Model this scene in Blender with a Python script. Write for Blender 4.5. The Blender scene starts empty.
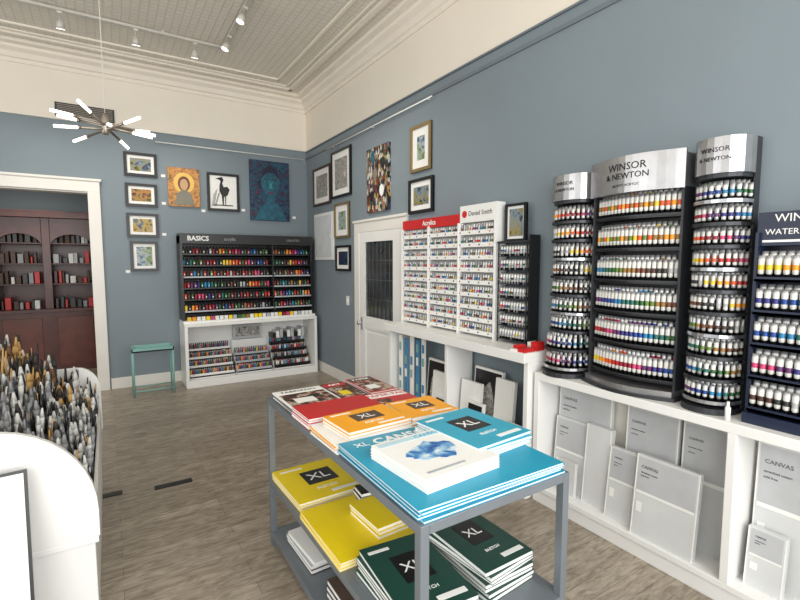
import bpy, bmesh, math, random
from math import sin, cos, pi, radians
from mathutils import Matrix, Vector
random.seed(7)
XW, YB, ZG, ZC = 2.68, 6.95, 3.33, 4.10     # right wall, back wall, top of grey paint, ceiling
XL, YF = -3.3, -1.7
scene = bpy.context.scene
scene.view_settings.view_transform = 'Standard'

# ------------------------------------------------------------------ materials
def S(r, g, b):
    f = lambda c: (c/255/12.92) if c/255 <= .04045 else ((c/255+.055)/1.055)**2.4
    return (f(r), f(g), f(b))
MC = {}
def mat(name, col, rough=.5, metal=0, emis=0, var=.06, scale=8, bump=0):
    if name in MC: return MC[name]
    m = bpy.data.materials.new(name); m.use_nodes = True
    nt = m.node_tree; b = nt.nodes['Principled BSDF']
    b.inputs['Roughness'].default_value = rough; b.inputs['Metallic'].default_value = metal
    tc = nt.nodes.new('ShaderNodeTexCoord')
    n = nt.nodes.new('ShaderNodeTexNoise'); n.inputs['Scale'].default_value = scale; n.inputs['Detail'].default_value = 3
    nt.links.new(tc.outputs['Object'], n.inputs['Vector'])
    r = nt.nodes.new('ShaderNodeValToRGB')
    r.color_ramp.elements[0].position = .3; r.color_ramp.elements[1].position = .7
    r.color_ramp.elements[0].color = (*[c*(1-var) for c in col], 1)
    r.color_ramp.elements[1].color = (*[min(1, c*(1+var)) for c in col], 1)
    nt.links.new(n.outputs['Fac'], r.inputs['Fac']); nt.links.new(r.outputs[0], b.inputs['Base Color'])
    if emis:
        b.inputs['Emission Color'].default_value = (*col, 1); b.inputs['Emission Strength'].default_value = emis
    if bump:
        bp = nt.nodes.new('ShaderNodeBump'); bp.inputs['Strength'].default_value = bump
        n2 = nt.nodes.new('ShaderNodeTexNoise'); n2.inputs['Scale'].default_value = 160
        nt.links.new(tc.outputs['Object'], n2.inputs['Vector'])
        nt.links.new(n2.outputs['Fac'], bp.inputs['Height']); nt.links.new(bp.outputs[0], b.inputs['Normal'])
    MC[name] = m; return m

def art_mat(name, cols, scale=6, kind='noise', rough=.45, stretch=(1, 1, 1), dist=.8):
    m = bpy.data.materials.new(name); m.use_nodes = True
    nt = m.node_tree; b = nt.nodes['Principled BSDF']; b.inputs['Roughness'].default_value = rough
    tc = nt.nodes.new('ShaderNodeTexCoord'); mp = nt.nodes.new('ShaderNodeMapping')
    mp.inputs['Scale'].default_value = stretch
    nt.links.new(tc.outputs['Object'], mp.inputs[0])
    r = nt.nodes.new('ShaderNodeValToRGB'); r.color_ramp.interpolation = 'LINEAR' if kind == 'noise' else 'CONSTANT'
    el = r.color_ramp.elements
    while len(el) < len(cols): el.new(.5)
    for i, c in enumerate(cols):
        p = i/len(cols) if kind != 'noise' else .34+.32*i/(len(cols)-1)
        el[i].position = p; el[i].color = (*c, 1)
    if kind == 'voronoi':
        n = nt.nodes.new('ShaderNodeTexVoronoi'); n.inputs['Scale'].default_value = scale
        nt.links.new(mp.outputs[0], n.inputs['Vector'])
        sp = nt.nodes.new('ShaderNodeSeparateColor'); nt.links.new(n.outputs['Color'], sp.inputs[0])
        nt.links.new(sp.outputs[0], r.inputs[0])
    else:
        n = nt.nodes.new('ShaderNodeTexNoise'); n.inputs['Scale'].default_value = scale
        n.inputs['Detail'].default_value = 5; n.inputs['Distortion'].default_value = dist
        nt.links.new(mp.outputs[0], n.inputs['Vector']); nt.links.new(n.outputs['Fac'], r.inputs[0])
    nt.links.new(r.outputs[0], b.inputs['Base Color'])
    return m

WALL = mat('wall_blue_grey', S(125, 137, 144), .7, var=.025, scale=1.5, bump=.02)
CREAM = mat('cream_plaster', S(237, 229, 215), .7, var=.02, scale=2)
WHITE = mat('white_paint', S(234, 234, 231), .4, var=.015, scale=3)
TRIMW = mat('white_trim', S(228, 225, 218), .4, var=.02, scale=3)
BLACK = mat('black_plastic', S(22, 22, 24), .35)
DARK = mat('dark_grey_metal', S(58, 60, 64), .4, .4)
STEEL = mat('brushed_steel', S(200, 202, 206), .28, .9, var=.08, scale=30)
SILVER = mat('silver_header', S(186, 186, 188), .3, .85, var=.1, scale=10)
GREYM = mat('table_frame_grey', S(122, 129, 135), .4, .35, var=.04)
PAPER = mat('paper_white', S(236, 236, 232), .7, var=.02)
TUBEW = mat('tube_white', S(216, 216, 210), .35, .1)
TUBES = mat('tube_foil', S(186, 187, 188), .3, .6)
WRAP = mat('clear_wrapped_white', S(208, 210, 209), .22, var=.06, scale=4)
LABEL = mat('grey_label', S(176, 180, 184), .4)
LABEL2 = mat('canvas_band', S(186, 188, 190), .3)
INK = mat('ink_grey', S(96, 98, 102), .5)
MINT = mat('mint_paint', S(128, 174, 166), .4)
RED = mat('red_print', S(196, 36, 36), .4)
ORANGE = mat('orange_cover', S(248, 170, 20), .4, var=.03)
YELLOW = mat('yellow_cover', S(240, 212, 20), .4, var=.03)
CYAN = mat('cyan_cover', S(28, 152, 184), .4, var=.04)
TEAL = mat('teal_cover', S(52, 166, 194), .4, var=.04)
GREEN = mat('dark_green_cover', S(30, 70, 60), .4, var=.05)
NAVY = mat('navy_plastic', S(24, 34, 58), .35)
BROWN = mat('brown_board', S(86, 70, 60), .6)
WOODD = mat('dark_mahogany', S(84, 40, 30), .3, var=.3, scale=5)
WOODL = mat('light_wood', S(200, 158, 96), .5, var=.1)
GLASS = mat('door_glass_dark', S(54, 60, 62), .1, var=.4, scale=5)
GLOW = mat('lamp_glow', (1, .95, .86), .4, emis=3)
CAPG = mat('cap_grey', S(150, 152, 155), .4)
PAL = [mat('pigment_%d' % i, S(*c), .4) for i, c in enumerate([
    (226, 192, 30), (236, 150, 20), (216, 84, 24), (180, 30, 26), (140, 20, 44), (196, 60, 110), (92, 40, 100),
    (44, 44, 120), (20, 64, 140), (30, 120, 166), (24, 100, 92), (34, 92, 42), (96, 124, 40), (150, 108, 44),
    (112, 60, 36), (70, 42, 32), (40, 40, 42), (170, 170, 170)])]

# floor
def floor_mat():
    m = bpy.data.materials.new('wood_plank_floor'); m.use_nodes = True
    nt = m.node_tree; b = nt.nodes['Principled BSDF']; N = nt.nodes.new; L = nt.links.new
    tc = N('ShaderNodeTexCoord')
    br = N('ShaderNodeTexBrick'); br.inputs['Scale'].default_value = 1
    br.inputs['Brick Width'].default_value = .92; br.inputs['Row Height'].default_value = .10
    br.inputs['Mortar Size'].default_value = .0015; br.inputs['Mortar Smooth'].default_value = .3; br.offset = .37
    br.inputs['Color1'].default_value = (*S(176, 165, 150), 1); br.inputs['Color2'].default_value = (*S(154, 143, 128), 1)
    br.inputs['Mortar'].default_value = (*S(112, 103, 92), 1)
    L(tc.outputs['Object'], br.inputs['Vector'])
    mp = N('ShaderNodeMapping'); mp.inputs['Scale'].default_value = (4.5, 20, 1); L(tc.outputs['Object'], mp.inputs[0])
    n = N('ShaderNodeTexNoise'); n.inputs['Scale'].default_value = 1.8; n.inputs['Detail'].default_value = 8; n.inputs['Roughness'].default_value = .7
    n.inputs['Distortion'].default_value = .7
    L(mp.outputs[0], n.inputs['Vector'])
    r = N('ShaderNodeValToRGB'); r.color_ramp.elements[0].position = .38; r.color_ramp.elements[1].position = .62
    r.color_ramp.elements[0].color = (.58, .56, .53, 1); r.color_ramp.elements[1].color = (1.12, 1.11, 1.09, 1)
    L(n.outputs['Fac'], r.inputs[0])
    mx = N('ShaderNodeMix'); mx.data_type = 'RGBA'; mx.blend_type = 'MULTIPLY'; mx.inputs[0].default_value = 1
    L(br.outputs['Color'], mx.inputs[6]); L(r.outputs[0], mx.inputs[7])
    L(mx.outputs[2], b.inputs['Base Color']); b.inputs['Roughness'].default_value = .34
    bp = N('ShaderNodeBump'); bp.inputs['Strength'].default_value = .12; bp.inputs['Distance'].default_value = .01
    L(n.outputs['Fac'], bp.inputs['Height']); L(bp.outputs[0], b.inputs['Normal'])
    return m
def ceil_mat():
    m = bpy.data.materials.new('pressed_tin_ceiling'); m.use_nodes = True
    nt = m.node_tree; b = nt.nodes['Principled BSDF']; N = nt.nodes.new; L = nt.links.new
    tc = N('ShaderNodeTexCoord')
    br = N('ShaderNodeTexBrick'); br.offset = 0; br.inputs['Scale'].default_value = 1
    br.inputs['Brick Width'].default_value = .075; br.inputs['Row Height'].default_value = .075
    br.inputs['Mortar Size'].default_value = .012; br.inputs['Mortar Smooth'].default_value = 1
    br.inputs['Color1'].default_value = (*S(228, 222, 210), 1); br.inputs['Color2'].default_value = (*S(225, 218, 206), 1)
    br.inputs['Mortar'].default_value = (*S(212, 204, 190), 1)
    L(tc.outputs['Object'], br.inputs['Vector']); L(br.outputs['Color'], b.inputs['Base Color'])
    bp = N('ShaderNodeBump'); bp.inputs['Strength'].default_value = .4; bp.inputs['Distance'].default_value = .006
    L(br.outputs['Fac'], bp.inputs['Height']); L(bp.outputs[0], b.inputs['Normal'])
    b.inputs['Roughness'].default_value = .5
    return m

# ------------------------------------------------------------------ mesh builder
class MB:
    def __init__(s, M=None):
        s.v = []; s.f = []; s.m = []; s.sm = []; s.mats = []; s.M = M or Matrix()
    def add(s, vs, fs, mt, T=None, smooth=False):
        M = s.M @ T if T is not None else s.M
        b = len(s.v); s.v += [tuple(M @ Vector(v)) for v in vs]
        ms = mt if isinstance(mt, list) else [mt]*len(fs)
        for f, k in zip(fs, ms):
            if k not in s.mats: s.mats.append(k)
            s.f.append([b+i for i in f]); s.m.append(s.mats.index(k)); s.sm.append(smooth and len(f) == 4)
    def box(s, x0, x1, y0, y1, z0, z1, mt, T=None):
        vs = [(x, y, z) for x in (x0, x1) for y in (y0, y1) for z in (z0, z1)]
        s.add(vs, [(0, 1, 3, 2), (4, 6, 7, 5), (0, 4, 5, 1), (2, 3, 7, 6), (0, 2, 6, 4), (1, 5, 7, 3)], mt, T)
    def loft(s, rings, mts, T=None, smooth=True, caps=True):
        n = len(rings[0]); vs = [p for r in rings for p in r]; fs = []; ms = []
        for k in range(len(rings)-1):
            for i in range(n):
                j = (i+1) % n; fs.append((k*n+i, k*n+j, (k+1)*n+j, (k+1)*n+i)); ms.append(mts[k] if isinstance(mts, list) else mts)
        if caps:
            fs.append(tuple(range(n))); ms.append(ms[0]); e = (len(rings)-1)*n
            fs.append(tuple(range(e, e+n))); ms.append(ms[-2] if len(ms) > 1 else ms[0])
        s.add(vs, fs, ms, T, smooth)
    def lathe(s, x, y, prof, mts, n=10, T=None):
        s.loft([[(x+r*cos(2*pi*i/n), y+r*sin(2*pi*i/n), z) for i in range(n)] for r, z in prof], mts, T)
    def rod(s, p0, p1, r, mt, n=8, r1=None):
        p0 = Vector(p0); p1 = Vector(p1); d = (p1-p0).normalized()
        a = d.orthogonal().normalized(); b = d.cross(a); r1 = r if r1 is None else r1
        s.loft([[tuple(p+(a*cos(2*pi*i/n)+b*sin(2*pi*i/n))*q) for i in range(n)] for p, q in ((p0, r), (p1, r1))], mt)
    def prism(s, pts, lo, hi, mt, plane='xy', T=None):
        def P(a, b, c):
            return (a, b, c) if plane == 'xy' else ((a, c, b) if plane == 'xz' else (c, a, b))
        n = len(pts); vs = [P(a, b, lo) for a, b in pts]+[P(a, b, hi) for a, b in pts]
        fs = [tuple(range(n)), tuple(range(n, 2*n))]+[(i, (i+1) % n, n+(i+1) % n, n+i) for i in range(n)]
        s.add(vs, fs, mt, T)
    def text(s, txt, size, mt, T, align='CENTER', bold=0.0, bend=None):
        cu = bpy.data.curves.new('t', 'FONT'); cu.body = txt; cu.size = size; cu.align_x = align; cu.align_y = 'CENTER'
        cu.offset = bold; cu.resolution_u = 2; cu.extrude = .0006
        o = bpy.data.objects.new('t', cu); bpy.context.collection.objects.link(o)
        dg = bpy.context.evaluated_depsgraph_get(); me = o.evaluated_get(dg).to_mesh()
        vs = [tuple(v.co) for v in me.vertices]
        if bend: vs = [(x, y, z+bend(x)) for x, y, z in vs]
        s.add(vs, [tuple(p.vertices) for p in me.polygons], mt, T)
        bpy.data.objects.remove(o)
    def obj(s, name, bevel=0):
        me = bpy.data.meshes.new(name)
        me.from_pydata(s.v, [], s.f)
        for k in s.mats: me.materials.append(k)
        me.polygons.foreach_set('material_index', s.m); me.polygons.foreach_set('use_smooth', s.sm)
        bm = bmesh.new(); bm.from_mesh(me); bmesh.ops.recalc_face_normals(bm, faces=bm.faces); bm.to_mesh(me); bm.free()
        o = bpy.data.objects.new(name, me); bpy.context.collection.objects.link(o)
        if bevel:
            md = o.modifiers.new('bevel', 'BEVEL'); md.width = bevel; md.segments = 2; md.limit_method = 'ANGLE'
        return o
def MR(y0): return Matrix(((0, -1, 0, XW), (-1, 0, 0, y0), (0, 0, 1, 0), (0, 0, 0, 1)))   # (u,w,z): u -> -Y, w -> into room
def MBk(x0): return Matrix(((1, 0, 0, x0), (0, -1, 0, YB), (0, 0, 1, 0), (0, 0, 0, 1)))
def TW(u, w, z): return Matrix(((1, 0, 0, u), (0, 0, 1, w), (0, 1, 0, z), (0, 0, 0, 1)))
def TF(x, y, z, rot=0): return Matrix.Translation((x, y, z)) @ Matrix.Rotation(rot, 4, 'Z')
CNT = {}
def nm(base):
    i = CNT.get(base, 0); CNT[base] = i+1
    return base if i == 0 else '%s.%03d' % (base, i)

# ------------------------------------------------------------------ room shell
b = MB(); b.box(XL-.15, XW+.15, YF-.15, 9.3, -.12, 0, floor_mat()); b.obj('floor')
b = MB(); b.box(XL-.15, XW+.15, YF-.15, YB+.15, ZC, ZC+.12, ceil_mat()); b.obj('ceiling')
b = MB(); b.box(XW, XW+.15, YF-.15, YB+.15, 0, ZG, WALL); b.box(XW, XW+.15, YF-.15, YB+.15, ZG, ZC, CREAM); b.obj('wall_right')
DX0, DX1, DZ = -1.75, -.15, 2.50
b = MB()
for x0, x1, z0, z1 in ((XL-.15, DX0, 0, ZG), (DX0, DX1, DZ, ZG), (DX1, XW, 0, ZG)): b.box(x0, x1, YB, YB+.15, z0, z1, WALL)
b.box(XL-.15, XW, YB, YB+.15, ZG, ZC, CREAM); b.obj('wall_back')
b = MB(); b.box(XL-.15, XL, YF-.15, 9.3, 0, ZG, WALL); b.box(XL-.15, XL, YF-.15, 9.3, ZG, ZC, CREAM); b.obj('wall_left')
b = MB()   # storefront wall with window openings (behind the camera)
b.box(XL-.15, XW+.15, YF-.15, YF, 0, .5, WALL); b.box(XL-.15, XW+.15, YF-.15, YF, 3.6, ZC, CREAM)
for x0, x1 in ((XL-.15, -2.9), (-.45, -.15), (2.3, XW+.15)): b.box(x0, x1, YF-.15, YF, .5, 3.6, CREAM)
b.obj('wall_front')
for x0, x1 in ((-2.9, -.45), (-.15, 2.3)):
    b = MB()
    for a, c in ((x0, x0+.06), (x1-.06, x1), ((x0+x1)/2-.03, (x0+x1)/2+.03)): b.box(a, c, YF-.12, YF-.04, .5, 3.6, TRIMW)
    for z in (.5, 2.7, 3.54): b.box(x0, x1, YF-.12, YF-.04, z, z+.06, TRIMW)
    b.obj('window_1' if x0 < -1 else 'window_2')
# back room
b = MB(); b.box(XL, XW+.15, 9.15, 9.3, 0, 3.3, WALL); b.obj('wall_backroom')
b = MB(); b.box(1.0, 1.15, YB+.15, 9.15, 0, 3.3, WALL); b.obj('wall_backroom_side')
b = MB(); b.box(XL, 1.15, YB+.15, 9.15, 3.0, 3.1, CREAM); b.obj('ceiling_backroom')

# picture-rail moulding, frieze and crown
prof = [(0, 3.90), (.02, 3.90), (.025, 3.94), (.05, 3.95), (.07, 4.0), (.12, 4.03), (.13, 4.06), (.20, 4.07), (.21, 4.10), (0, 4.10)]
b = MB(); b.prism([(YB-a, z) for a, z in prof], XL, XW, CREAM, 'yz'); b.obj('trim_crown_back')
b = MB(); b.prism([(XW-a, z) for a, z in prof], YF, YB, CREAM, 'xz'); b.obj('trim_crown_right')
b = MB()
for d, w, t in ((.34, .05, .03), (.43, .02, .015), (.60, .03, .02)):
    b.box(XL, XW-d, YB-d-w, YB-d, ZC-t, ZC, CREAM); b.box(XW-d-w, XW-d, YF, YB-d, ZC-t, ZC, CREAM)
b.obj('trim_ceiling_border')
b = MB(); b.box(XL, XW-.0, YB-.02, YB, ZG-.0, ZG+.03, CREAM); b.obj('trim_rail_back')
GR2 = mat('grey_moulding', S(110, 120, 127), .5)
b = MB(); b.box(XW-.015, XW, YF, YB, ZG-.12, ZG-.09, GR2); b.box(XW-.02, XW, YF, YB-.02, ZG-.015, ZG, GR2); b.obj('trim_rail_right')
b = MB(); b.box(DX1+.13, XW, YB-.02, YB, 0, .14, TRIMW); b.obj('baseboard_back', .004)
b = MB(); b.box(XW-.02, XW, 5.28, YB-.02, 0, .14, TRIMW); b.obj('baseboard_right', .004)
# doorway casing
b = MB(); w = .13
b.box(DX1-.015, DX1+w-.015, YB-.035, YB, 0, DZ, TRIMW); b.box(DX0-w, DX0+.015, YB-.035, YB, 0, DZ, TRIMW)
b.box(DX0-w, DX1+w-.015, YB-.035, YB, DZ, DZ+.13, TRIMW); b.box(DX0-w-.02, DX1+w+.005, YB-.05, YB, DZ+.13, DZ+.16, TRIMW)
b.box(DX1-.015, DX1, YB, YB+.16, 0, DZ, TRIMW); b.box(DX0, DX0+.015, YB, YB+.16, 0, DZ, TRIMW); b.box(DX0, DX1, YB, YB+.16, DZ-.015, DZ, TRIMW)
b.obj('trim_doorway', .004)

# right door with casing
b = MB(MR(5.27))
b.box(0, .13, 0, .035, 0, 2.0, TRIMW); b.box(1.07, 1.20, 0, .035, 0, 2.0, TRIMW); b.box(0, 1.20, 0, .035, 2.0, 2.12, TRIMW); b.box(-.015, 1.215, 0, .05, 2.12, 2.15, TRIMW)
b.obj('trim_door_right', .004)
b = MB(MR(5.14))
b.box(0, .14, 0, .03, 0, 2.0, WHITE); b.box(.80, .94, 0, .03, 0, 2.0, WHITE)
b.box(.14, .80, 0, .03, 0, .22, WHITE); b.box(.14, .80, 0, .03, .84, .98, WHITE); b.box(.14, .80, 0, .03, 1.88, 2.0, WHITE)
b.box(.14, .80, 0, .012, .22, .84, WHITE); b.box(.19, .75, .012, .02, .27, .79, WHITE)
b.box(.14, .80, 0, .01, .98, 1.88, GLASS)
BARS = mat('window_guard', S(96, 98, 98), .4, .3)
for i in range(1, 7): b.rod((.14+i*.66/7, .015, .98), (.14+i*.66/7, .015, 1.88), .004, BARS, 6)
for z in (1.2, 1.43, 1.66): b.rod((.14, .015, z), (.80, .015, z), .004, BARS, 6)
b.box(.035, .085, .03, .034, .80, .96, STEEL)
b.rod((.06, .03, .89), (.06, .065, .89), .01, STEEL); b.lathe(0, 0, [(.01, 0), (.028, .008), (.03, .02), (.02, .032), (.002, .036)], STEEL, 14, Matrix.Translation((.06, .06, .89)) @ Matrix.Rotation(-pi/2, 4, 'X'))
b.obj('door_1')

# vents, panel, switch
b = MB(MBk(-.44)); b.box(0, .6, 0, .015, 3.37, 3.53, DARK)
for i in range(7): b.box(.02, .58, .015, .022, 3.385+i*.02, 3.393+i*.02, mat('vent_slat', S(150, 140, 126)))
b.obj('wall_vent')
for n_, (x0, x1, y0, y1) in zip(('floor_vent', 'floor_vent.001'), ((.22, .47, 3.66, 3.72), (-.16, .02, 3.72, 3.78))):
    b = MB(); b.box(x0, x1, y0, y1, 0, .006, BLACK)
    n = int((x1-x0)/.02)
    for i in range(n): b.box(x0+.008+i*.02, x0+.014+i*.02, y0+.01, y1-.01, .006, .009, mat('bronze_vent', S(80, 66, 54), .4, .5))
    b.obj(n_)
b = MB(MR(6.62)); b.box(0, .68, 0, .02, 1.67, 2.34, WHITE); b.box(.04, .64, .02, .028, 1.71, 2.30, mat('panel_white', S(206, 210, 212))); b.box(.58, .6, .028, .036, 1.97, 2.03, STEEL); b.obj('electrical_panel', .003)
b = MB(MR(5.57)); b.box(0, .08, 0, .008, 1.07, 1.19, WHITE); b.box(.03, .05, .008, .016, 1.11, 1.15, PAPER); b.obj('light_switch', .002)

# ------------------------------------------------------------------ pictures
ART = dict(
 g1=art_mat('art_garden', [S(20, 34, 24), S(110, 110, 40), S(190, 130, 60), S(60, 40, 34)], 14),
 g2=art_mat('art_meadow', [S(30, 60, 34), S(150, 130, 50), S(120, 140, 150), S(40, 54, 80)], 13),
 g3=art_mat('art_sunset', [S(34, 34, 50), S(120, 130, 130), S(200, 160, 50), S(34, 60, 44)], 12),
 g4=art_mat('art_sketch', [S(200, 196, 184), S(110, 112, 112), S(180, 176, 166), S(60, 60, 66)], 22),
 g5=art_mat('art_landscape', [S(40, 60, 40), S(120, 140, 90), S(170, 180, 184), S(60, 90, 120)], 10),
 teal=art_mat('art_teal_portrait', [S(10, 12, 34), S(22, 26, 70), S(14, 80, 100), S(20, 18, 54), S(84, 34, 70)], 5, dist=2.5),
 gold=art_mat('art_golden_portrait', [S(160, 90, 40), S(206, 150, 80), S(176, 120, 60), S(110, 90, 60)], 14),
 mosaic=art_mat('art_mosaic', [S(20, 20, 24), S(190, 186, 176), S(120, 44, 34), S(40, 86, 56), S(170, 140, 70), S(40, 56, 90), S(26, 26, 28), S(130, 110, 100)], 34, 'voronoi', stretch=(1, 1, .6)),
 blue=art_mat('art_blue_ink', [S(225, 235, 240), S(160, 200, 226), S(60, 130, 190), S(30, 70, 150)], 16),
 mag=art_mat('art_magazine', [S(14, 18, 20), S(24, 50, 34), S(120, 44, 34), S(200, 190, 170), S(20, 20, 20)], 18),
)
def picture(M, w, h, z0, fr, art, fw=.03, mt=PAPER, mw=.05):
    b = MB(M)
    b.box(0, w, 0, .012, z0, z0+h, mt)
    for u0, u1, a, c in ((0, fw, 0, h), (w-fw, w, 0, h), (fw, w-fw, 0, fw), (fw, w-fw, h-fw, h)): b.box(u0, u1, 0, .028, z0+a, z0+c, fr)
    k = fw+mw; b.box(k, w-k, .012, .014, z0+k, z0+h-k, art)
    return b
FB = BLACK; FBR = mat('frame_brown', S(70, 52, 42)); FG = mat('frame_gold', S(150, 128, 88), .35, .5)
for x0, x1, z0, z1, a in ((.235, .61, 2.74, 3.04, 'g2'), (.235, .60, 2.355, 2.65, 'g1'), (.235, .60, 1.96, 2.27, 'g3'), (.26, .58, 1.52, 1.91, 'g5')):
    picture(MBk(x0), x1-x0, z1-z0, z0, FB, ART[a], .035, PAPER, .035).obj(nm('framed_picture'))
# bird print
b = picture(MBk(1.22), .43, .525, 2.355, FB, PAPER, .035, PAPER, .03)
b.prism([(.20, 2.44), (.215, 2.44), (.22, 2.55), (.27, 2.58), (.30, 2.66), (.27, 2.70), (.22, 2.69), (.20, 2.74), (.22, 2.79), (.20, 2.83), (.16, 2.82), (.11, 2.80), (.16, 2.79), (.18, 2.77), (.165, 2.72), (.16, 2.64), (.19, 2.57)], .014, .016, BLACK, 'xz')
b.prism([(.235, 2.44), (.245, 2.44), (.25, 2.56), (.235, 2.57)], .014, .016, BLACK, 'xz')
b.box(.09, .34, .014, .016, 2.43, 2.445, BLACK)
for i in range(5): b.rod((.06+i*.012, .0145, 2.42), (.09+i*.02, .0145, 2.60+.03*(i % 3)), .003, BLACK, 5)
b.obj(nm('framed_picture'))
SKIN = mat('art_face', S(196, 160, 116)); GHAIR = mat('art_hair', S(110, 60, 36)); ROBE = mat('art_robe', S(126, 122, 108))
def oval(c, d, a, h, n=16): return [(c+a*cos(t*2*pi/n), d+h*sin(t*2*pi/n)) for t in range(n)]
b = MB(MBk(.73)); b.box(0, .39, 0, .03, 2.39, 2.90, ART['gold'])
b.prism(oval(.195, 2.70, .13, .14), .03, .032, mat('art_halo', S(226, 186, 96)), 'xz')
b.prism(oval(.195, 2.69, .075, .10), .03, .034, GHAIR, 'xz')
b.prism(oval(.195, 2.68, .05, .075), .03, .036, SKIN, 'xz')
b.prism([(.07, 2.41), (.32, 2.41), (.28, 2.56), (.22, 2.61), (.17, 2.61), (.11, 2.56)], .03, .035, ROBE, 'xz'); b.obj('angel_painting')
b = MB(MBk(1.80)); b.box(0, .585, 0, .035, 2.25, 3.12, ART['teal'])
TF1 = mat('art_teal_face', S(20, 84, 104), var=.4, scale=14); TF2 = mat('art_teal_light', S(44, 130, 136), var=.3, scale=20); MAG = mat('art_magenta', S(92, 38, 66))
b.prism([(.06, 2.26), (.54, 2.26), (.46, 2.44), (.36, 2.52), (.36, 2.62), (.24, 2.62), (.24, 2.52), (.14, 2.44)], .035, .037, TF1, 'xz')
b.prism([(.30, 3.03), (.38, 3.0), (.43, 2.92), (.44, 2.80), (.41, 2.68), (.35, 2.60), (.30, 2.575), (.25, 2.60), (.19, 2.68), (.16, 2.80), (.17, 2.92), (.22, 3.0)], .035, .038, TF1, 'xz')
b.prism([(.16, 2.86), (.20, 3.0), (.30, 3.07), (.40, 3.0), (.44, 2.86), (.36, 2.94), (.30, 2.95), (.24, 2.94)], .038, .0395, mat('art_navy_hair', S(14, 18, 50)), 'xz')
for x in (.24, .36):
    b.prism(oval(x, 2.82, .035, .013), .038, .04, TF2, 'xz'); b.prism(oval(x, 2.82, .013, .013), .04, .041, BLACK, 'xz'); b.box(x-.04, x+.04, .038, .04, 2.85, 2.858, BLACK)
b.prism([(.29, 2.82), (.31, 2.82), (.33, 2.72), (.27, 2.72)], .038, .04, TF2, 'xz'); b.prism(oval(.30, 2.66, .045, .014), .038, .04, MAG, 'xz')
b.obj('portrait_painting')
for x, z in ((.655, 2.76), (.65, 2.40), (.64, 1.99), (.2, 1.5), (1.14, 2.33), (1.68, 2.37), (2.44, 2.3)):
    b = MB(MBk(x)); b.box(0, .05, 0, .003, z, z+.035, PAPER); b.obj(nm('wall_label'))
for y1, y0, z0, z1, a, fr in ((6.64, 6.02, 2.46, 3.0, 'g4', FBR), (5.98, 5.38, 2.50, 3.12, 'g4', FB), (5.88, 5.44, 1.96, 2.42, 'g5', FG), (5.86, 5.42, 1.52, 1.86, 'teal', FB), (4.01, 3.66, 2.54, 2.99, 'g5', FG), (4.04, 3.62, 2.13, 2.47, 'g2', FB)):
    picture(MR(y1), y1-y0, z1-z0, z0, fr, ART[a], .03, PAPER, .08 if a == 'g4' or fr is FG else .05).obj(nm('framed_picture'))
b = MB(MR(4.93)); b.box(0, .5, 0, .03, 2.22, 2.95, ART['mosaic'])
for i, (u, z) in enumerate(((.12, 2.4), (.35, 2.45), (.2, 2.65), (.38, 2.75), (.15, 2.85))): b.prism(oval(u, z, .05, .07, 8), .03, .032, [BLACK, PAPER, ROBE, BLACK, TF1][i], 'xz')
b.obj('mosaic_painting')
# picture hanging rods
b = MB(); b.rod((.60, YB-.04, 3.20), (2.64, YB-.04, 3.20), .007, WHITE)
for x in (.7, 1.6, 2.5): b.rod((x, YB, 3.20), (x, YB-.04, 3.20), .006, WHITE)
b.obj('picture_hanging_rod')
b = MB(); b.rod((XW-.04, 6.06, 3.19), (XW-.04, 3.62, 3.19), .007, WHITE)
for y in (5.9, 4.8, 3.7): b.rod((XW, y, 3.19), (XW-.04, y, 3.19), .006, WHITE)
b.obj('picture_hanging_rod.001')

# ------------------------------------------------------------------ paint containers
def tube(b, u, w, z, h, r, band, body=TUBEW, cap=BLACK, foil=None):
    n = 6
    def ring(a, c, zz): return [(u+a*cos(2*pi*i/n), w+c*sin(2*pi*i/n), zz) for i in range(n)]
    b.loft([ring(r*.6, r*.6, z), ring(r*.6, r*.6, z+.2*h), ring(r*.9, r*.9, z+.24*h), ring(r*.92, r*.85, z+.38*h), ring(r*.94, r*.75, z+.60*h), ring(r, r*.45, z+.86*h), ring(r*1.04, r*.10, z+h)],
           [cap, body, foil or body, band, body, TUBES], None)
def bottle(b, u, w, z, h, r, col, cap=BLACK, n=8):
    b.lathe(u, w, [(r*.9, z), (r, z+.04*h), (r, z+.68*h), (r*.6, z+.76*h), (r*.6, z+h), (r*.5, z+h)], [col, col, col, cap, cap], n)
def pal(i): return PAL[int(i) % len(PAL)]

# ------------------------------------------------------------------ back corner: white stand + black bottle display
SX0, SX1, SY = .80, 2.60, 6.42
b = MB()
b.box(SX0, SX1, SY, YB-.03, .80, .84, WHITE); b.box(SX0, SX1, SY, YB-.03, .0, .10, WHITE)
for x in (SX0, SX1-.04): b.box(x, x+.04, SY, YB-.03, .10, .80, WHITE)
b.box(SX0+.04, SX1-.04, YB-.05, YB-.03, .10, .80, WHITE)
b.obj('display_stand', .004)
b = MB(MBk(SX0))   # trays of colourful markers in the stand
for (u0, u1, nr) in ((.06, .62, 4), (.66, 1.14, 3), (1.18, 1.72, 4)):
    b.box(u0, u1, .06, .10, .10, .52, WHITE)
    for r in range(nr):
        z = .11+r*.10; w1 = .44-r*.08
        b.box(u0, u1, .10, w1, .10, z+.02, WHITE); b.box(u0, u1, w1-.012, w1, z, z+.05, [WHITE, LABEL, BLACK][int(u0*2) % 3])
        n = int((u1-u0)/.026)
        for i in range(n):
            bottle(b, u0+.014+i*.026, w1-.04, z+.02, .10, .011, pal(i*(3+r)+r*5+random.random()*3) if u0 < 1 else random.choice([PAL[16], PAPER, PAL[9], PAL[3], CAPG]), random.choice([BLACK, pal(i), BLACK]), 6)
b.box(.68, 1.08, .12, .15, .54, .74, LABEL); b.box(.71, 1.05, .15, .152, .57, .71, ART['g4'])
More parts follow.
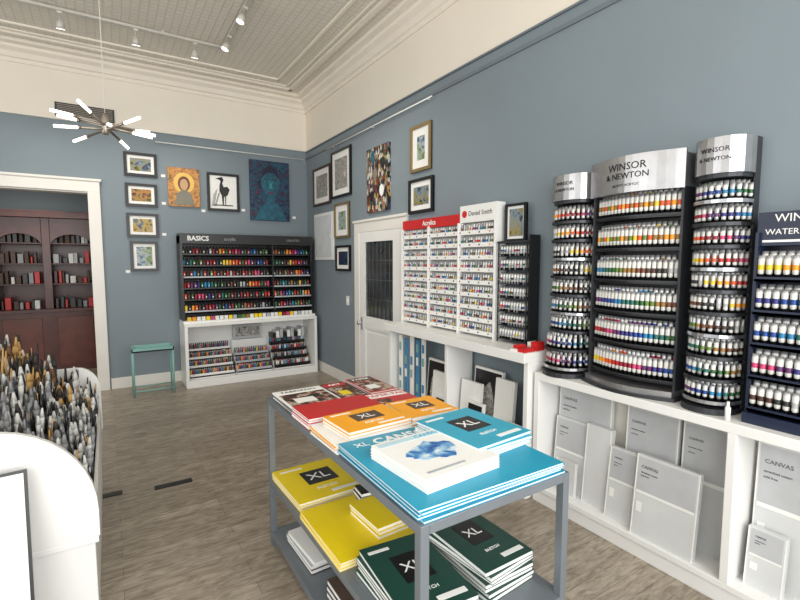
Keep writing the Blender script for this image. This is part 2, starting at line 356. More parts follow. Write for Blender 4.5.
for i in range(9): b.box(1.2+i*.055, 1.245+i*.055, .1, .3, .53, .60+.03*(i % 3), [BLACK, PAPER, LABEL][i % 3])
b.obj('marker_tray_display')
b = MB(MBk(SX0)); W = SX1-SX0
b.box(0, W, .05, .08, .84, 2.0, BLACK); b.box(-.0, .03, .08, .38, .87, 1.98, BLACK); b.box(1.20, 1.22, .08, .36, .87, 1.90, BLACK); b.box(W-.03, W, .08, .38, .87, 1.98, BLACK)
b.box(0, W, .08, .40, 1.88, 2.01, BLACK)
b.text('BASICS', .085, PAPER, TW(.22, .401, 1.945), bold=.002); b.text('acrylic', .06, CAPG, TW(.62, .401, 1.945)); b.text('LIQUITEX', .045, CAPG, TW(1.5, .401, 1.945))
b.box(0, W, .05, .46, .84, .87, WHITE)
LBL = [TUBEW, LABEL, TUBES]
for r in range(6):
    z = .98+r*.15; w1 = .40-r*.018
    for (u0, u1) in ((.03, 1.20), (1.22, W-.03)):
        b.box(u0, u1, .08, w1, z-.02, z, BLACK if r else WHITE); b.box(u0, u1, w1-.008, w1, z-.02, z+.02, LABEL if r in (0, 3) or u0 > 1 and r in (1, 2) else BLACK)
        n = int((u1-u0)/.042); off = r*2.3
        for i in range(n):
            c = pal(off+i*len(PAL)/n*1.1)
            if random.random() < .45: c = random.choice([PAL[16], PAL[15], PAL[4], PAL[16], PAL[3], PAL[11]])
            u = u0+.022+i*.042; bottle(b, u, w1-.035, z, .115, .017, c, BLACK, 7)
            if (i+r) % 2: b.box(u-.007, u+.007, w1-.0185, w1-.017, z+.035, z+.055, LBL[i % 3])
for i in range(30): b.box(.05+i*.057, .095+i*.057, .43, .462, .872, .872+.05, random.choice([pal(i), PAPER, PAPER, LABEL, YELLOW]))
b.obj('paint_bottle_display')

# mint side table
b = MB(); x0, x1, y0, y1, h = .20, .66, 6.33, 6.63, .58
for x in (x0+.012, x1-.012):
    for y in (y0+.012, y1-.012): b.rod((x, y, 0), (x, y, h-.03), .012, MINT)
b.box(x0, x1, y0, y1, h-.03, h-.015, MINT)
for a in ((x0, x1, y0, y0+.012), (x0, x1, y1-.012, y1), (x0, x0+.012, y0, y1), (x1-.012, x1, y0, y1)): b.box(*a, h-.03, h+.015, MINT)
for y in (y0+.012, y1-.012): b.rod((x0+.012, y, .07), (x1-.012, y, .07), .009, MINT)
for x in (x0+.012, x1-.012): b.rod((x, y0+.012, .07), (x, y1-.012, .07), .009, MINT)
b.obj('side_table')

# ------------------------------------------------------------------ right wall cabinets
XC = 2.42; XB = XW-.021
b = MB()   # far, taller open counter
b.box(2.34, XB, 2.14, 4.00, .96, 1.03, WHITE)
for y in (3.94, 3.02, 2.14): b.box(XC-.04, XB, y, y+.04, 0, .96, WHITE)
b.box(XC-.04, XB, 2.18, 3.94, 0, .06, WHITE)
b.obj('counter_shelf', .004)
b = MB()   # near cubby cabinet
b.box(XC, XB, -.4, 2.12, .85, .90, WHITE); b.box(XC+.01, XB, -.4, 2.12, .0, .10, WHITE); b.box(XC, XB, -.4, 2.12, .085, .12, WHITE)
for y in (2.08, .92, -.20): b.box(XC, XB, y, y+.04, .12, .85, WHITE)
b.box(XB-.01, XB, -.36, 2.08, .12, .85, mat('cubby_back', S(206, 203, 194)))
b.obj('cubby_cabinet', .004)

def canvas_pack(b, y1, y0, zt, xf, xt, th=.025, label=True, name='CANVAS'):
    z0 = .12
    Lh = math.hypot(zt-z0, xt-xf); ang = math.atan2(xt-xf, zt-z0)
    T = Matrix.Translation((xf, 0, z0)) @ Matrix.Rotation(ang, 4, 'Y'); wd = y1-y0
    b.box(0, th, y0, y1, 0, Lh, WRAP, T)
    for k in (0, 1): b.box(-.001, 0, y0+k*(wd-.006), y0+.006+k*(wd-.006), 0, Lh, PAPER, T)
    if label:
        b.box(-.0015, 0, y0+.012, y1-.012, Lh*.55, Lh*.97, LABEL2, T)
        b.box(-.0025, -.0015, y0+.012, y1-.012, Lh*.53, Lh*.56, PAPER, T)
        for q, (s_, zz) in enumerate(((.055, .86), (.04, .79), (.04, .75))):
            Tt = T @ Matrix(((0, 0, -1, -.0022), (-1, 0, 0, y1-.03), (0, 1, 0, Lh*zz), (0, 0, 0, 1)))
            b.text([name, 'stretched cotton', 'acid free'][q], wd*s_*(1.3 if q == 0 else 1), INK, Tt, 'LEFT', .0003)
        b.box(-.0025, -.0015, y1-.05, y1-.02, Lh*.30, Lh*.42, PAPER, T)
b = MB()
canvas_pack(b, 2.05, 1.66, .82, 2.58, 2.61)
canvas_pack(b, 1.56, 1.26, .80, 2.58, 2.61)
canvas_pack(b, 1.24, .98, .80, 2.58, 2.61)
canvas_pack(b, 2.04, 1.80, .60, 2.53, 2.57, .03, True)
canvas_pack(b, 1.79, 1.62, .62, 2.51, 2.55, .04, False)
canvas_pack(b, 1.95, 1.83, .34, 2.49, 2.50, .02, False)
canvas_pack(b, 1.61, 1.43, .54, 2.48, 2.53, .03)
canvas_pack(b, 1.42, 1.09, .57, 2.44, 2.49, .03)
b.obj('wrapped_canvas_stack')
b = MB()
canvas_pack(b, .90, .50, .80, 2.58, 2.61); canvas_pack(b, .48, .05, .80, 2.58, 2.61)
canvas_pack(b, .89, .74, .40, 2.50, 2.53, .03); canvas_pack(b, .56, .28, .5, 2.50, 2.54, .03)
b.obj('wrapped_canvas_stack.001')

# canvases & long boards under far counter
SKB = mat('board_blue', S(70, 130, 170))
b = MB()
for i, y in enumerate((3.88, 3.81, 3.74, 3.67, 3.60)):
    b.box(2.44+.02*i, 2.455+.02*i, y-.055, y, .06, .92-.03*(i % 2), [PAPER, SKB][i % 2])
    for q in range(6): b.box(2.438+.02*i, 2.44+.02*i, y-.045, y-.01, .12+q*.13, .20+q*.13, [SKB, PAPER, MINT][(i+q) % 3])
b.obj('long_board_set')
b = MB()
for i, (y1, y0, zt, x, m) in enumerate(((3.52, 3.24, .74, 2.50, 'g4'), (3.36, 3.08, .66, 2.44, 'w'), (3.26, 3.06, .46, 2.41, 'g4'), (2.98, 2.74, .66, 2.46, 'w'), (2.90, 2.58, .78, 2.53, 'g4'), (2.84, 2.66, .52, 2.42, 'g4'), (2.62, 2.42, .74, 2.50, 'w'), (2.46, 2.20, .46, 2.43, 'teal'))):
    z0 = .06; T = Matrix.Translation((x, 0, z0)) @ Matrix.Rotation(.08, 4, 'Y')
    b.box(0, .03, y0, y1, 0, zt-z0, PAPER, T)
    if m != 'w': b.box(-.002, 0, y0+.01, y1-.01, .02, zt-z0-.02, BLACK if m != 'teal' else NAVY, T); b.prism([((y0+y1)/2+(y1-y0)*.3*cos(q*pi/5), (zt-z0)*.55+(zt-z0)*.25*sin(q*pi/5)*(1+.3*(q % 2))) for q in range(10)], -.004, -.002, ART[m] if m != 'teal' else SKB, 'yz', T)
b.obj('stretched_canvas_stack')

# white tube rack with red header
b = MB(MR(3.98)); Z0 = 1.03
b.box(0, .90, .022, .04, Z0, 1.98, WHITE); b.box(.90, 1.34, .022, .04, Z0, 2.0, WHITE)
b.box(0, .90, .04, .13, 1.96, 2.05, RED); b.text('Acrylics', .065, PAPER, TW(.45, .131, 2.005), bold=.001)
b.box(.90, 1.34, .04, .13, 1.97, 2.11, WHITE); b.text('Daniel Smith', .055, BLACK, TW(1.15, .131, 2.04)); b.lathe(0, 0, [(.03, 0), (.03, .003)], RED, 12, Matrix.Translation((.96, .13, 2.04)) @ Matrix.Rotation(-pi/2, 4, 'X'))
for u in (0, .45, .89, 1.33): b.box(u, u+.012, .04, .15, Z0, 1.97, WHITE)
for (u0, u1) in ((.012, .45), (.462, .89), (.902, 1.33)):
    for r in range(9):
        z = Z0+.03+r*.102
        b.box(u0, u1, .04, .14, z-.008, z, WHITE); b.box(u0, u1, .134, .14, z, z+.026, PAPER)
        n = int((u1-u0)/.030)
        for i in range(n):
            tube(b, u0+.016+i*.030, .118, z, .084, .0115, pal(i*1.7+r*4) if (i+r) % 3 else LABEL, random.choice([TUBEW, TUBES, CAPG]), random.choice([BLACK, CAPG, BLACK]))
            if i % 4 == 0: b.box(u0+.006+i*.03, u0+.020+i*.03, .1405, .142, z+.004, z+.016, pal(i+r))
b.obj('paint_tube_rack')

# dark wire rack of tubes
b = MB(MR(2.61))
for u in (0, .285): b.box(u, u+.006, .03, .04, 1.03, 1.79, DARK); b.box(u, u+.006, .13, .14, 1.03, 1.79, DARK)
b.box(.30, .315, .03, .13, 1.03, 1.84, BLACK); b.box(0, .30, .03, .15, 1.785, 1.80, DARK)
for r in range(7):
    z = 1.06+r*.105
    b.box(.006, .285, .03, .14, z-.005, z, DARK); b.rod((.006, .142, z+.03), (.285, .142, z+.03), .003, STEEL)
    for i in range(10):
        tube(b, .022+i*.028, .12, z, .08, .012, random.choice([LABEL, pal(i*3+r)]), TUBEW, random.choice([BLACK, CAPG]))
        tube(b, .022+i*.028, .08, z, .085, .012, LABEL, TUBEW, BLACK)
b.obj('paint_tube_rack.001')
b = picture(Matrix.Translation((-.06, 0, 0)) @ MR(2.60), .21, .28, 1.80, BLACK, ART['g2'], .018, PAPER, .02); b.obj('picture_frame')
b = MB(); b.box(2.36, 2.46, 2.16, 2.22, 1.03, 1.055, RED); b.box(2.35, 2.48, 2.225, 2.28, 1.03, 1.045, PAPER); b.box(2.37, 2.45, 2.23, 2.27, 1.045, 1.07, RED)
b.box(2.48, 2.56, 2.16, 2.21, 1.03, 1.09, RED); b.box(2.50, 2.58, 2.22, 2.26, 1.03, 1.08, PAPER); b.obj('notepad_stack')

# big curved tube display
def arc(u0, u1, w0, bulge, n=14):
    return [(u0+(u1-u0)*i/n, w0+bulge*sin(pi*i/n)) for i in range(n+1)]
ZB = .90
b = MB(MR(1.80)); Wd = .53
b.box(.02, Wd-.02, .01, .03, ZB, 2.08, BLACK)
b.prism([(-.02, .01)]+arc(-.02, Wd+.02, .17, .09)+[(Wd+.02, .01)], ZB, ZB+.02, DARK)
b.prism([(.0, .01)]+arc(.0, Wd, .16, .08)+[(Wd, .01)], ZB+.02, ZB+.05, SILVER)
for r in range(6):
    z = ZB+.09+r*.182; w0 = .12
    b.prism([(.01, .03)]+arc(.01, Wd-.01, w0, .06)+[(Wd-.01, .03)], z-.012, z, BLACK)
    o = arc(.01, Wd-.01, w0, .06); i_ = arc(.01, Wd-.01, w0-.006, .06)
    b.prism(o+i_[::-1], z, z+.008, DARK)
    for lay in (0, 1):
        n = 19
        for i in range(n):
            t = (i+.5)/n; uu = .02+(Wd-.04)*t; ww = w0-.020-.03*lay+.06*sin(pi*t)
            col = pal(r*3+t*(9 if lay == 0 else 6)) if r < 4 else random.choice([PAL[0], PAL[1], PAL[2], PAL[13], PAL[12]])
            tube(b, uu, ww, z+.002+.025*lay, .122, .0135, col, TUBEW if lay == 0 else random.choice([TUBEW, TUBES, col]), BLACK)
for u in (0, Wd-.012): b.box(u, u+.012, .01, .13, ZB+.05, 2.05, DARK)
o = arc(-.01, Wd+.01, .15, .09); i_ = arc(-.01, Wd+.01, .14, .09)
b.prism(o+i_[::-1], 2.03, 2.23, SILVER); b.prism([(-.01, .01)]+arc(-.01, Wd+.01, .14, .09)+[(Wd+.01, .01)], 2.04, 2.21, SILVER)
bend = lambda x: .151+.09*sin(pi*(x+Wd/2+.01)/(Wd+.02))
b.text('WINSOR', .056, BLACK, TW(Wd/2, 0, 2.17), bold=.0004, bend=bend); b.text('& NEWTON', .046, BLACK, TW(Wd/2, 0, 2.12), bold=.0004, bend=bend); b.text('ARTISTS ACRYLIC', .02, BLACK, TW(Wd/2, 0, 2.07), bend=bend)
b.obj('paint_tube_display')

def tower(name, y1, wd, ztop, rows, hh, seed, D=.18, D0=.18):
    b = MB(MR(y1)); R = wd/2; cu = R
    def half(r, d, n=12, w0=.03): return [(cu-r*cos(pi*i/n), w0+d*max(0, sin(pi*i/n))**.6) for i in range(n+1)]
    b.box(.03, wd-.03, .01, .03, ZB, ztop-hh, BLACK); b.box(0, .008, .01, .06, ZB, ztop, DARK); b.box(wd-.008, wd, .01, .06, ZB, ztop, DARK)
    b.prism(half(R, D0+.02), ZB, ZB+.03, DARK)
    pitch = (ztop-hh-.03-ZB-.05)/rows
    for r in range(rows):
        z = ZB+.06+r*pitch; d_ = D0 if r < 2 else D
        b.prism(half(R-.004, d_-.01), z-.01, z, BLACK); b.prism(half(R, d_)+half(R-.005, d_-.006)[::-1], z-.012, z+.005, STEEL if r % 3 == 0 else DARK)
        for lay in (0, 1):
            n = 12
            for i in range(n):
                a = pi*(i+.5)/n; q = .75 if lay else .9
                tube(b, cu-(R*q)*cos(a), .03+(d_*q-.01)*sin(a)**.6, z+.015*lay, pitch*.76, .0115, pal(seed+r*2+i*.6), random.choice([TUBEW, TUBEW, TUBES]), BLACK)
    b.prism(half(R, D), ztop-hh, ztop, SILVER); b.prism(half(R-.01, D-.01), ztop-hh-.02, ztop-hh, DARK)
    bd = lambda x: .032+D*max(0, 1-(x/R)**2)**.3
    b.text('WINSOR', .032, BLACK, TW(cu, 0, ztop-hh*.35), bend=bd); b.text('& NEWTON', .026, BLACK, TW(cu, 0, ztop-hh*.6), bend=bd)
    b.obj(name)
tower('paint_tube_tower', 2.13, .30, 2.20, 9, .16, 2, .16, .22)
tower('paint_tube_tower.001', 1.235, .25, 2.24, 10, .17, 5, .17, .19)

# navy rack at right edge
b = MB(MR(.93)); Wn = .62
b.box(0, Wn, .01, .03, .90, 1.86, NAVY); b.box(0, .012, .03, .17, .90, 1.78, NAVY); b.box(Wn-.012, Wn, .03, .17, .9, 1.78, NAVY)
b.box(0, Wn, .03, .15, 1.72, 1.87, NAVY); b.text('WINSOR', .05, PAPER, TW(.16, .151, 1.84)); b.text('WATER COLOUR', .036, PAPER, TW(.17, .151, 1.78)); b.box(.02, .34, .15, .152, 1.735, 1.745, PAPER)
b.box(0, Wn, .03, .20, .90, .95, NAVY)
for r in range(5):
    z = .97+r*.150; w1 = .19
    b.box(.012, Wn-.012, .03, w1, z-.012, z, NAVY); b.box(.012, Wn-.012, w1-.006, w1, z-.012, z+.010, NAVY)
    for i in range(19):
        for lay in (0, 1):
            tube(b, .028+i*.0315, w1-.022-.035*lay, z+.02*lay, .106, .0145, pal([15, 5, 8, 7, 0][r]+i*.4), TUBEW, BLACK)
b.obj('paint_tube_rack.002')
b = MB(); b.lathe(2.45, .975, [(.012, .90), (.012, .96), (.006, .97), (.006, .99)], [PAPER, PAPER, PAPER], 10); b.obj('spray_bottle')

# ------------------------------------------------------------------ centre table
TX0, TX1, TY0, TY1, TZ = .735, 1.40, 1.05, 2.58, .88
b = MB(); t = .032
for x in (TX0, TX1-t):
    for y in (TY0, TY1-t): b.box(x, x+t, y, y+t, 0, TZ, GREYM)
for z in (TZ-t, .405-t, .06):
    b.box(TX0+t, TX1-t, TY0, TY0+t, z, z+t, GREYM); b.box(TX0+t, TX1-t, TY1-t, TY1, z, z+t, GREYM)
    b.box(TX0, TX0+t, TY0+t, TY1-t, z, z+t, GREYM); b.box(TX1-t, TX1, TY0+t, TY1-t, z, z+t, GREYM)
    b.box(TX0+t, TX1-t, TY0+t, TY1-t, z+t-.012, z+t-.001, GREYM)
b.obj('display_table', .002)

def stack(b, cx, cy, z, w, d, t, n, cov, rot=0, jit=.02, edge=PAPER):
    for i in range(n):
        a = rot+random.uniform(-jit, jit); dx = random.uniform(-.006, .006); dy = random.uniform(-.006, .006)
        T = TF(cx+dx, cy+dy, z, a); c = cov[i % len(cov)] if isinstance(cov, list) else cov
        b.box(-w/2, w/2, -d/2, d/2, 0, .0015, c, T); b.box(-w/2+.002, w/2-.002, -d/2+.002, d/2-.002, .0015, t-.002, edge, T)
        b.box(-w/2, w/2, -d/2, d/2, t-.002, t-.0002, c, T)
        z += t
    return z, T @ Matrix.Translation((0, 0, t))
def padobj(*a, deco=None, name='sketch_pad_stack', **k):
    b = MB(); z, T = stack(b, *a, **k)
    if deco: deco(b, T, a[3], a[4])
    b.obj(nm(name)); return z
def T2(T, x, y, z=.0002): return T @ Matrix.Translation((x, y, z))
def d_canson(b, T, w, d):
    b.text('CANSON', .075, PAPER, T2(T, -.03, d/2-.06), bold=.002); b.text('XL', .05, PAPER, T2(T, -.24, d/2-.06))
def d_xl(sq=BLACK, label='SKETCH'):
    def f(b, T, w, d):
        b.box(-w*.2, w*.24, -d*.12, d*.26, -.0003, .0008, sq, T); b.text('XL', min(w, d)*.26, PAPER, T2(T, .005, d*.07, .001))
        b.box(-w*.42, -w*.1, d*.38, d*.42, -.0003, .0008, PAPER, T); b.box(w*.0, w*.42, -d*.42, -d*.36, -.0003, .0008, PAPER, T)
        b.text(label, w*.08, PAPER, T2(T, 0, -d*.25, .001))
    return f
def d_art(art):
    def f(b, T, w, d):
        for sx, sy, ox, oy in ((.30, .16, 0, .02), (.14, .22, .06, 0), (.18, .10, -.10, -.06)):
            b.prism([(ox*w+w*sx*cos(i*pi/8)*(1+.2*((i*7) % 3)/2), oy*d+d*sy*sin(i*pi/8)*(1+.2*((i*5) % 3)/2)) for i in range(16)], -.0002, .0006+.0004*sx, ART[art], 'xy', T)
        b.box(-w*.46, w*.46, d*.36, d*.46, -.0002, .0008, mat('pale_blue', S(190, 216, 226)), T); b.text('CANSON', w*.1, CYAN, T2(T, w*.25, d*.41, .0009)); b.box(-w*.40, w*.1, -d*.42, -d*.38, -.0002, .0008, LABEL, T)
    return f
def d_mag(c, tx='ARTIST'):
    def f(b, T, w, d):
        b.box(-w*.46, w*.46, -d*.46, d*.24, -.0002, .0008, ART['mag'], T); b.box(-w*.46, w*.46, d*.28, d*.46, -.0002, .0008, c, T)
        b.text(tx, d*.13, BLACK if c is PAPER else PAPER, T2(T, 0, d*.37, .0008), bold=.0005)
        b.box(-w*.3, w*.1, -d*.3, -d*.05, .0008, .0012, random.choice([PAPER, YELLOW, WOODL]), T)
    return f
def d_red(b, T, w, d):
    b.box(-w*.46, w*.46, d*.1, d*.42, -.0002, .0008, PAPER, T); b.text('PAPER PAD', d*.22, RED, T2(T, 0, d*.26, .0008), bold=.0004); b.box(-w*.4, -w*.1, -d*.36, -d*.02, -.0002, .0008, ART['mag'], T)
Z = TZ
z = padobj(1.062, 1.35, Z, .63, .58, .009, 5, CYAN, deco=d_canson, rot=-.015, jit=.012)
padobj(.965, 1.30, z, .33, .33, .011, 4, PAPER, deco=d_art('blue'), rot=.05, jit=.03)
padobj(1.235, 1.40, z, .30, .36, .013, 4, [TEAL, PAPER, TEAL, TEAL], deco=d_xl(), rot=.06, jit=.04)
z3 = padobj(.955, 1.79, Z, .43, .28, .009, 4, [PAPER, PAPER, ORANGE], rot=.0)
padobj(.95, 1.78, z3, .32, .24, .014, 3, [PAPER, ORANGE, ORANGE], deco=d_xl(BROWN), rot=.08)
padobj(1.255, 1.79, Z, .26, .25, .018, 4, [ORANGE, PAPER, ORANGE], deco=d_xl(BROWN), rot=-.05)
padobj(.93, 2.06, Z, .38, .22, .011, 5, [RED, PAPER, RED, PAPER, RED], rot=.02, name='magazine_stack')
padobj(1.25, 2.06, Z, .24, .22, .010, 5, [RED, PAPER, RED, PAPER, RED], deco=d_red, rot=-.04, name='magazine_stack')
padobj(.89, 2.36, Z, .28, .33, .007, 5, [BLACK, PAPER, BLACK], deco=d_mag(PAPER, 'FABRIANO'), rot=.0, name='magazine_stack')
padobj(1.115, 2.37, Z, .15, .33, .009, 4, [BLACK, GREEN, PAPER], deco=d_mag(RED, 'ART'), rot=.0, name='magazine_stack')
padobj(1.285, 2.37, Z, .17, .33, .009, 5, [BLACK, RED, BLACK], deco=d_mag(GREEN, 'PAPER'), rot=-.0, name='magazine_stack')
# middle shelf
Z = .405
z = padobj(1.01, 1.84, Z, .54, .46, .010, 4, YELLOW, rot=.0, jit=.01)
padobj(.945, 2.33, Z, .40, .42, .012, 4, YELLOW, deco=d_xl(BLACK), rot=.03)
padobj(1.09, 1.80, z, .30, .26, .016, 3, YELLOW, deco=None, rot=.06)
padobj(1.27, 2.30, Z, .16, .30, .02, 4, BLACK, rot=-.04, name='sketchbook_stack')
padobj(1.13, 1.99, z, .24, .10, .02, 3, BLACK, rot=-.1, name='sketchbook_stack')
padobj(.925, 1.36, Z, .28, .42, .018, 5, GREEN, deco=d_xl(BLACK), rot=-.06, jit=.05)
padobj(1.23, 1.36, Z, .25, .38, .018, 7, GREEN, deco=d_xl(BLACK), rot=.06, jit=.06)
Z = .095
padobj(.93, 2.25, Z, .28, .34, .02, 3, [BROWN, LABEL, PAPER], rot=.05, name='sketchbook_stack')
padobj(1.23, 2.2, Z, .22, .34, .02, 4, [PAPER, LABEL], rot=.0, name='sketchbook_stack')
padobj(1.05, 1.60, Z, .50, .60, .025, 3, [BROWN, BLACK, BROWN], rot=.0, name='sketchbook_stack')

# ------------------------------------------------------------------ left brush island
y0, y1, xr, zc, R, RZ = 2.40, 4.0, -.08, .54, .38, .42
xc = xr-R
prof = [(xr, .42), (xr, zc)]+[(xc+R*cos(a*pi/20), zc+RZ*sin(a*pi/20)) for a in range(1, 11)]+[(xr-.9, zc+RZ), (xr-.9, .42)]
b = MB(); b.prism(prof, y0, y0+.03, WHITE, 'xz')
prof2 = [(xr, .42), (xr, .72)]+[(xr-.14+.14*cos(a*pi/12), .72+.17*sin(a*pi/12)) for a in range(1, 7)]+[(xr-.9, .89), (xr-.9, .42)]
b.prism(prof2, y1-.03, y1, WHITE, 'xz'); b.box(xr-.9, xr-.02, y0+.03, y1-.03, .42, .46, WHITE)
b.box(xr-.02, xr-.005, y0+.03, y1-.03, .42, .60, WHITE)
tiers = [(xr-.02-.105*k, .47+.06*k) for k in range(8)]
for k, (x, z) in enumerate(tiers):
    b.box(x-.105, x, y0+.03, y1-.03, .46, z, WHITE); b.box(x-.006, x, y0+.03, y1-.03, z, z+.05, WHITE)
disp = b.obj('brush_display', .002)
q = MB(); random.seed(24)
BR = [mat('bristle_grey', S(140, 142, 144), .7), mat('bristle_white', S(212, 212, 208), .7), mat('bristle_brown', S(120, 84, 54), .7), mat('bristle_dark', S(54, 50, 48), .7)]
FER = mat('ferrule', S(182, 184, 188), .3, .8)
for k, (x, z) in enumerate(tiers):
    for row in (0, 1):
        y = y0+.06+random.random()*.02
        while y < y1-.06:
            far = (y-y0)/(y1-y0)
            xx = x-.03-.05*row+random.uniform(-.01, .01); tx = random.uniform(-.03, .03); ty = random.uniform(-.03, .03)
            hgt = random.uniform(.19, .27)+.014*k+.17*far*(.4+k/10); r = random.uniform(.008, .014) if far < .6 else random.uniform(.011, .019)
            p0 = Vector((xx, y, z)); d = Vector((tx, ty, hgt)); mode = random.random()
            hd = random.choice([BLACK, BLACK, BLACK, BLACK, BLACK, DARK, WOODL, WOODL])
            if mode < .65:
                q.rod(p0, p0+d*.5, .006, hd, 6); q.rod(p0+d*.5, p0+d*.74, .006, FER if far < .6 else random.choice([FER, BLACK, WOODL]), 6, r)
                bm_ = random.choice(BR[:1]*6+BR[1:2]*4+BR[3:]) if far < .6 else random.choice([BR[1], BR[1], BR[1], BR[2], BR[3], BR[3], WOODL])
                q.rod(p0+d*.74, p0+d*.9, r, bm_, 6, r*1.2); q.rod(p0+d*.9, p0+d*1.05, r*1.2, bm_, 6, r*.4)
            else:
                q.rod(p0, p0+d*.7, .005, hd, 6, .010); q.rod(p0+d*.7, p0+d*1.1, .010, hd, 6, .003)
            y += random.uniform(.020, .032)
br = q.obj('paint_brush_assortment'); br.parent = disp
b = MB(); b.box(-1.0, -.10, 2.42, 4.0, 0, .40, WHITE); b.box(-1.0, -.085, 2.40, 4.01, .39, .4199, WHITE); b.obj('base_cabinet', .004)
b = MB(); T = Matrix.Translation((-.29, 2.12, 0)) @ Matrix.Rotation(.10, 4, 'Z') @ Matrix.Rotation(-.26, 4, 'X')
b.box(-.5, 0, 0, .02, .0, .84, BLACK, T); b.box(-.485, -.012, -.004, 0, .012, .828, PAPER, T); b.box(-.40, -.12, -.006, -.004, .12, .70, ART['g4'], T)
b.obj('framed_print')

# ------------------------------------------------------------------ hutch in back room
random.seed(5)
b = MB(); hx0, hx1, hy = -2.0, -.12, 8.55
b.box(hx0, hx1, 9.0, 9.1, 0, 2.3, WOODD); b.box(hx0, hx1, hy-.08, 9.0, 0, .9, WOODD); b.box(hx0-.03, hx1+.03, hy-.12, 9.0, .9, .95, WOODD)
nB = 3; bw = (hx1-hx0)/nB
for i in range(nB+1): b.box(hx0+i*bw-.05 if i else hx0, (hx0+i*bw+.05) if i < nB else hx1, hy, 9.0, .95, 2.28, WOODD)
for i in range(nB):
    a0 = hx0+i*bw+.05; a1 = a0+bw-.1; c = (a0+a1)/2; R = (a1-a0)/2
    b.prism([(a0, 1.85)]+[(c-R*cos(t*pi/12), 1.85+R*.75*sin(t*pi/12)) for t in range(1, 12)]+[(a1, 1.85), (a1, 2.28), (a0, 2.28)], hy, hy+.03, WOODD, 'xz')
    b.box(a0+.04, a1-.04, hy-.09, hy-.08, .1, .82, mat('mahogany_panel', S(100, 48, 34), .35, var=.2))
    for z in (1.3, 1.6, 1.9): b.box(a0, a1, hy+.03, 9.0, z, z+.02, WOODD)
    for z in (.95, 1.32, 1.62, 1.92):
        x = a0+.02
        while x < a1-.06:
            w_ = random.uniform(.02, .07); h_ = random.uniform(.08, .19)
            b.box(x, x+w_, hy+.06, hy+.2, z, z+h_, random.choice([PAPER, LABEL, PAL[15], BLACK, BROWN, BLACK, CAPG, RED])); x += w_+random.uniform(.004, .03)
b.box(hx0-.05, hx1+.05, hy-.08, 9.1, 2.28, 2.38, WOODD)
b.obj('hutch_bookcase', .004)

# ------------------------------------------------------------------ chandelier
b = MB(); C = Vector((.03, 3.5, 2.49)); CHR = mat('satin_nickel', S(150, 142, 130), .3, .7)
b.rod(C, (C.x, C.y, ZC), .002, mat('cord', S(200, 196, 186))); b.lathe(C.x, C.y, [(.06, ZC-.03), (.06, ZC)], CHR, 16)
b.lathe(C.x, C.y, [(.012, C.z-.05), (.022, C.z-.04), (.022, C.z+.05), (.008, C.z+.08)], CHR, 14)
for k, (az, el, dz, L_) in enumerate(((-2, -8, .02, .28), (28, 10, -.015, .29), (62, -14, .0, .28), (95, 15, .02, .27), (128, -9, -.02, .29), (155, 12, .0, .28))):
    a = radians(az); d = Vector((cos(a)*cos(radians(el)), sin(a)*cos(radians(el)), sin(radians(el))))
    c0 = C+Vector((0, 0, dz))
    b.rod(c0-d*.16, c0+d*.16, .008, CHR, 10)
    for sgn in (-1, 1): b.rod(c0+d*.15*sgn, c0+d*.165*sgn, .011, CHR, 10); b.rod(c0+d*.165*sgn, c0+d*L_*sgn, .009, GLOW, 10)
b.obj('sputnik_chandelier')

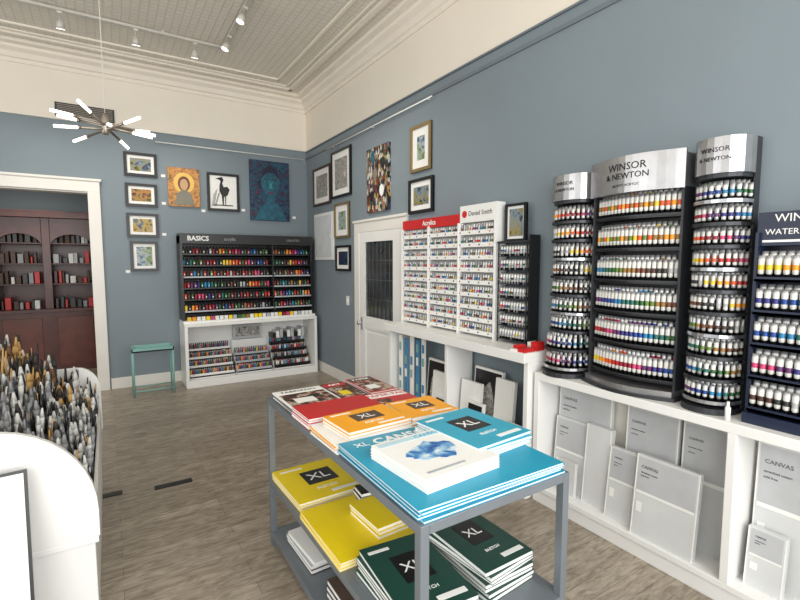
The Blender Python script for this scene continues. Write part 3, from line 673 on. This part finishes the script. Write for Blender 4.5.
# ------------------------------------------------------------------ track lights
b = MB(); TRK = mat('track_white', S(196, 192, 184), .4)
b.box(-2.4, 1.24, 5.685, 5.715, 4.055, 4.08, TRK); b.box(1.205, 1.235, 1.8, 5.685, 4.055, 4.08, TRK)
for x in (-2.2, -.8, .6): b.box(x, x+.03, 5.69, 5.71, 4.08, 4.10, TRK)
for y in (2.2, 3.4, 4.8): b.box(1.21, 1.23, y, y+.03, 4.08, 4.10, TRK)
heads = [(-.95, 5.7), (-.28, 5.7), (.36, 5.7), (.93, 5.7), (1.22, 5.35), (1.22, 4.68), (1.22, 4.15)]
for i, (x, y) in enumerate(heads):
    T = Matrix.Translation((x, y, 4.055)) @ Matrix.Rotation(.35, 4, 'X' if i < 4 else 'Y')
    b.box(-.02, .02, -.02, .02, -.02, 0, TRK, T)
    b.loft([[(r*cos(2*pi*j/12), r*sin(2*pi*j/12), z) for j in range(12)] for r, z in ((.008, -.02), (.008, -.08), (.028, -.085), (.042, -.155))], [TRK]*3, T)
    b.loft([[(r*cos(2*pi*j/12), r*sin(2*pi*j/12), z) for j in range(12)] for r, z in ((.036, -.156), (.036, -.159))], GLOW, T)
b.obj('track_light')

# ------------------------------------------------------------------ lights
def area(name, loc, rot, sx, sy, power, col=(1, 1, 1)):
    l = bpy.data.lights.new(name, 'AREA'); l.shape = 'RECTANGLE'; l.size = sx; l.size_y = sy; l.energy = power; l.color = col
    o = bpy.data.objects.new(name, l); o.location = loc; o.rotation_euler = rot; bpy.context.collection.objects.link(o)
area('window_daylight', (-1.68, YF-.02, 2.05), (radians(90), 0, 0), 2.4, 3.0, 112, (1, .99, .975))
area('window_daylight.001', (1.08, YF-.02, 2.05), (radians(90), 0, 0), 2.4, 3.0, 128, (1, .99, .975))
area('left_fill', (XL+.05, 2.5, 2.2), (0, radians(-90), 0), 2.6, 5.0, 95, (1, .99, .975))  # added fill light in front of the solid left wall, no window there
area('backroom_light', (-1.0, 8.0, 2.95), (0, 0, 0), .8, .8, 12, (1, .93, .82))  # unseen area light under the back-room ceiling, without a fixture
for i, (x, y) in enumerate(heads):
    l = bpy.data.lights.new('track_spot', 'SPOT'); l.energy = 34; l.spot_size = radians(75); l.spot_blend = .8; l.color = (1, .94, .86); l.shadow_soft_size = .04
    o = bpy.data.objects.new(nm('track_spot'), l); o.location = (x, y, 3.86)
    tgt = Vector((x+.2, YB, 1.8)) if i < 4 else Vector((XW, y-.3, 1.8))
    o.rotation_euler = (tgt-o.location).to_track_quat('-Z', 'Y').to_euler(); bpy.context.collection.objects.link(o)
wd = bpy.data.worlds.new('world'); wd.use_nodes = True; scene.world = wd
wd.node_tree.nodes['Background'].inputs[0].default_value = (.85, .92, 1, 1); wd.node_tree.nodes['Background'].inputs[1].default_value = 1.0

cam = bpy.data.cameras.new('camera'); cam.sensor_width = 36; cam.lens = 462/800*36; cam.clip_start = .05
co = bpy.data.objects.new('camera', cam); co.location = (0, 0, 1.65); co.rotation_euler = (radians(90-4.8), 0, radians(-32.3))
bpy.context.collection.objects.link(co); scene.camera = co
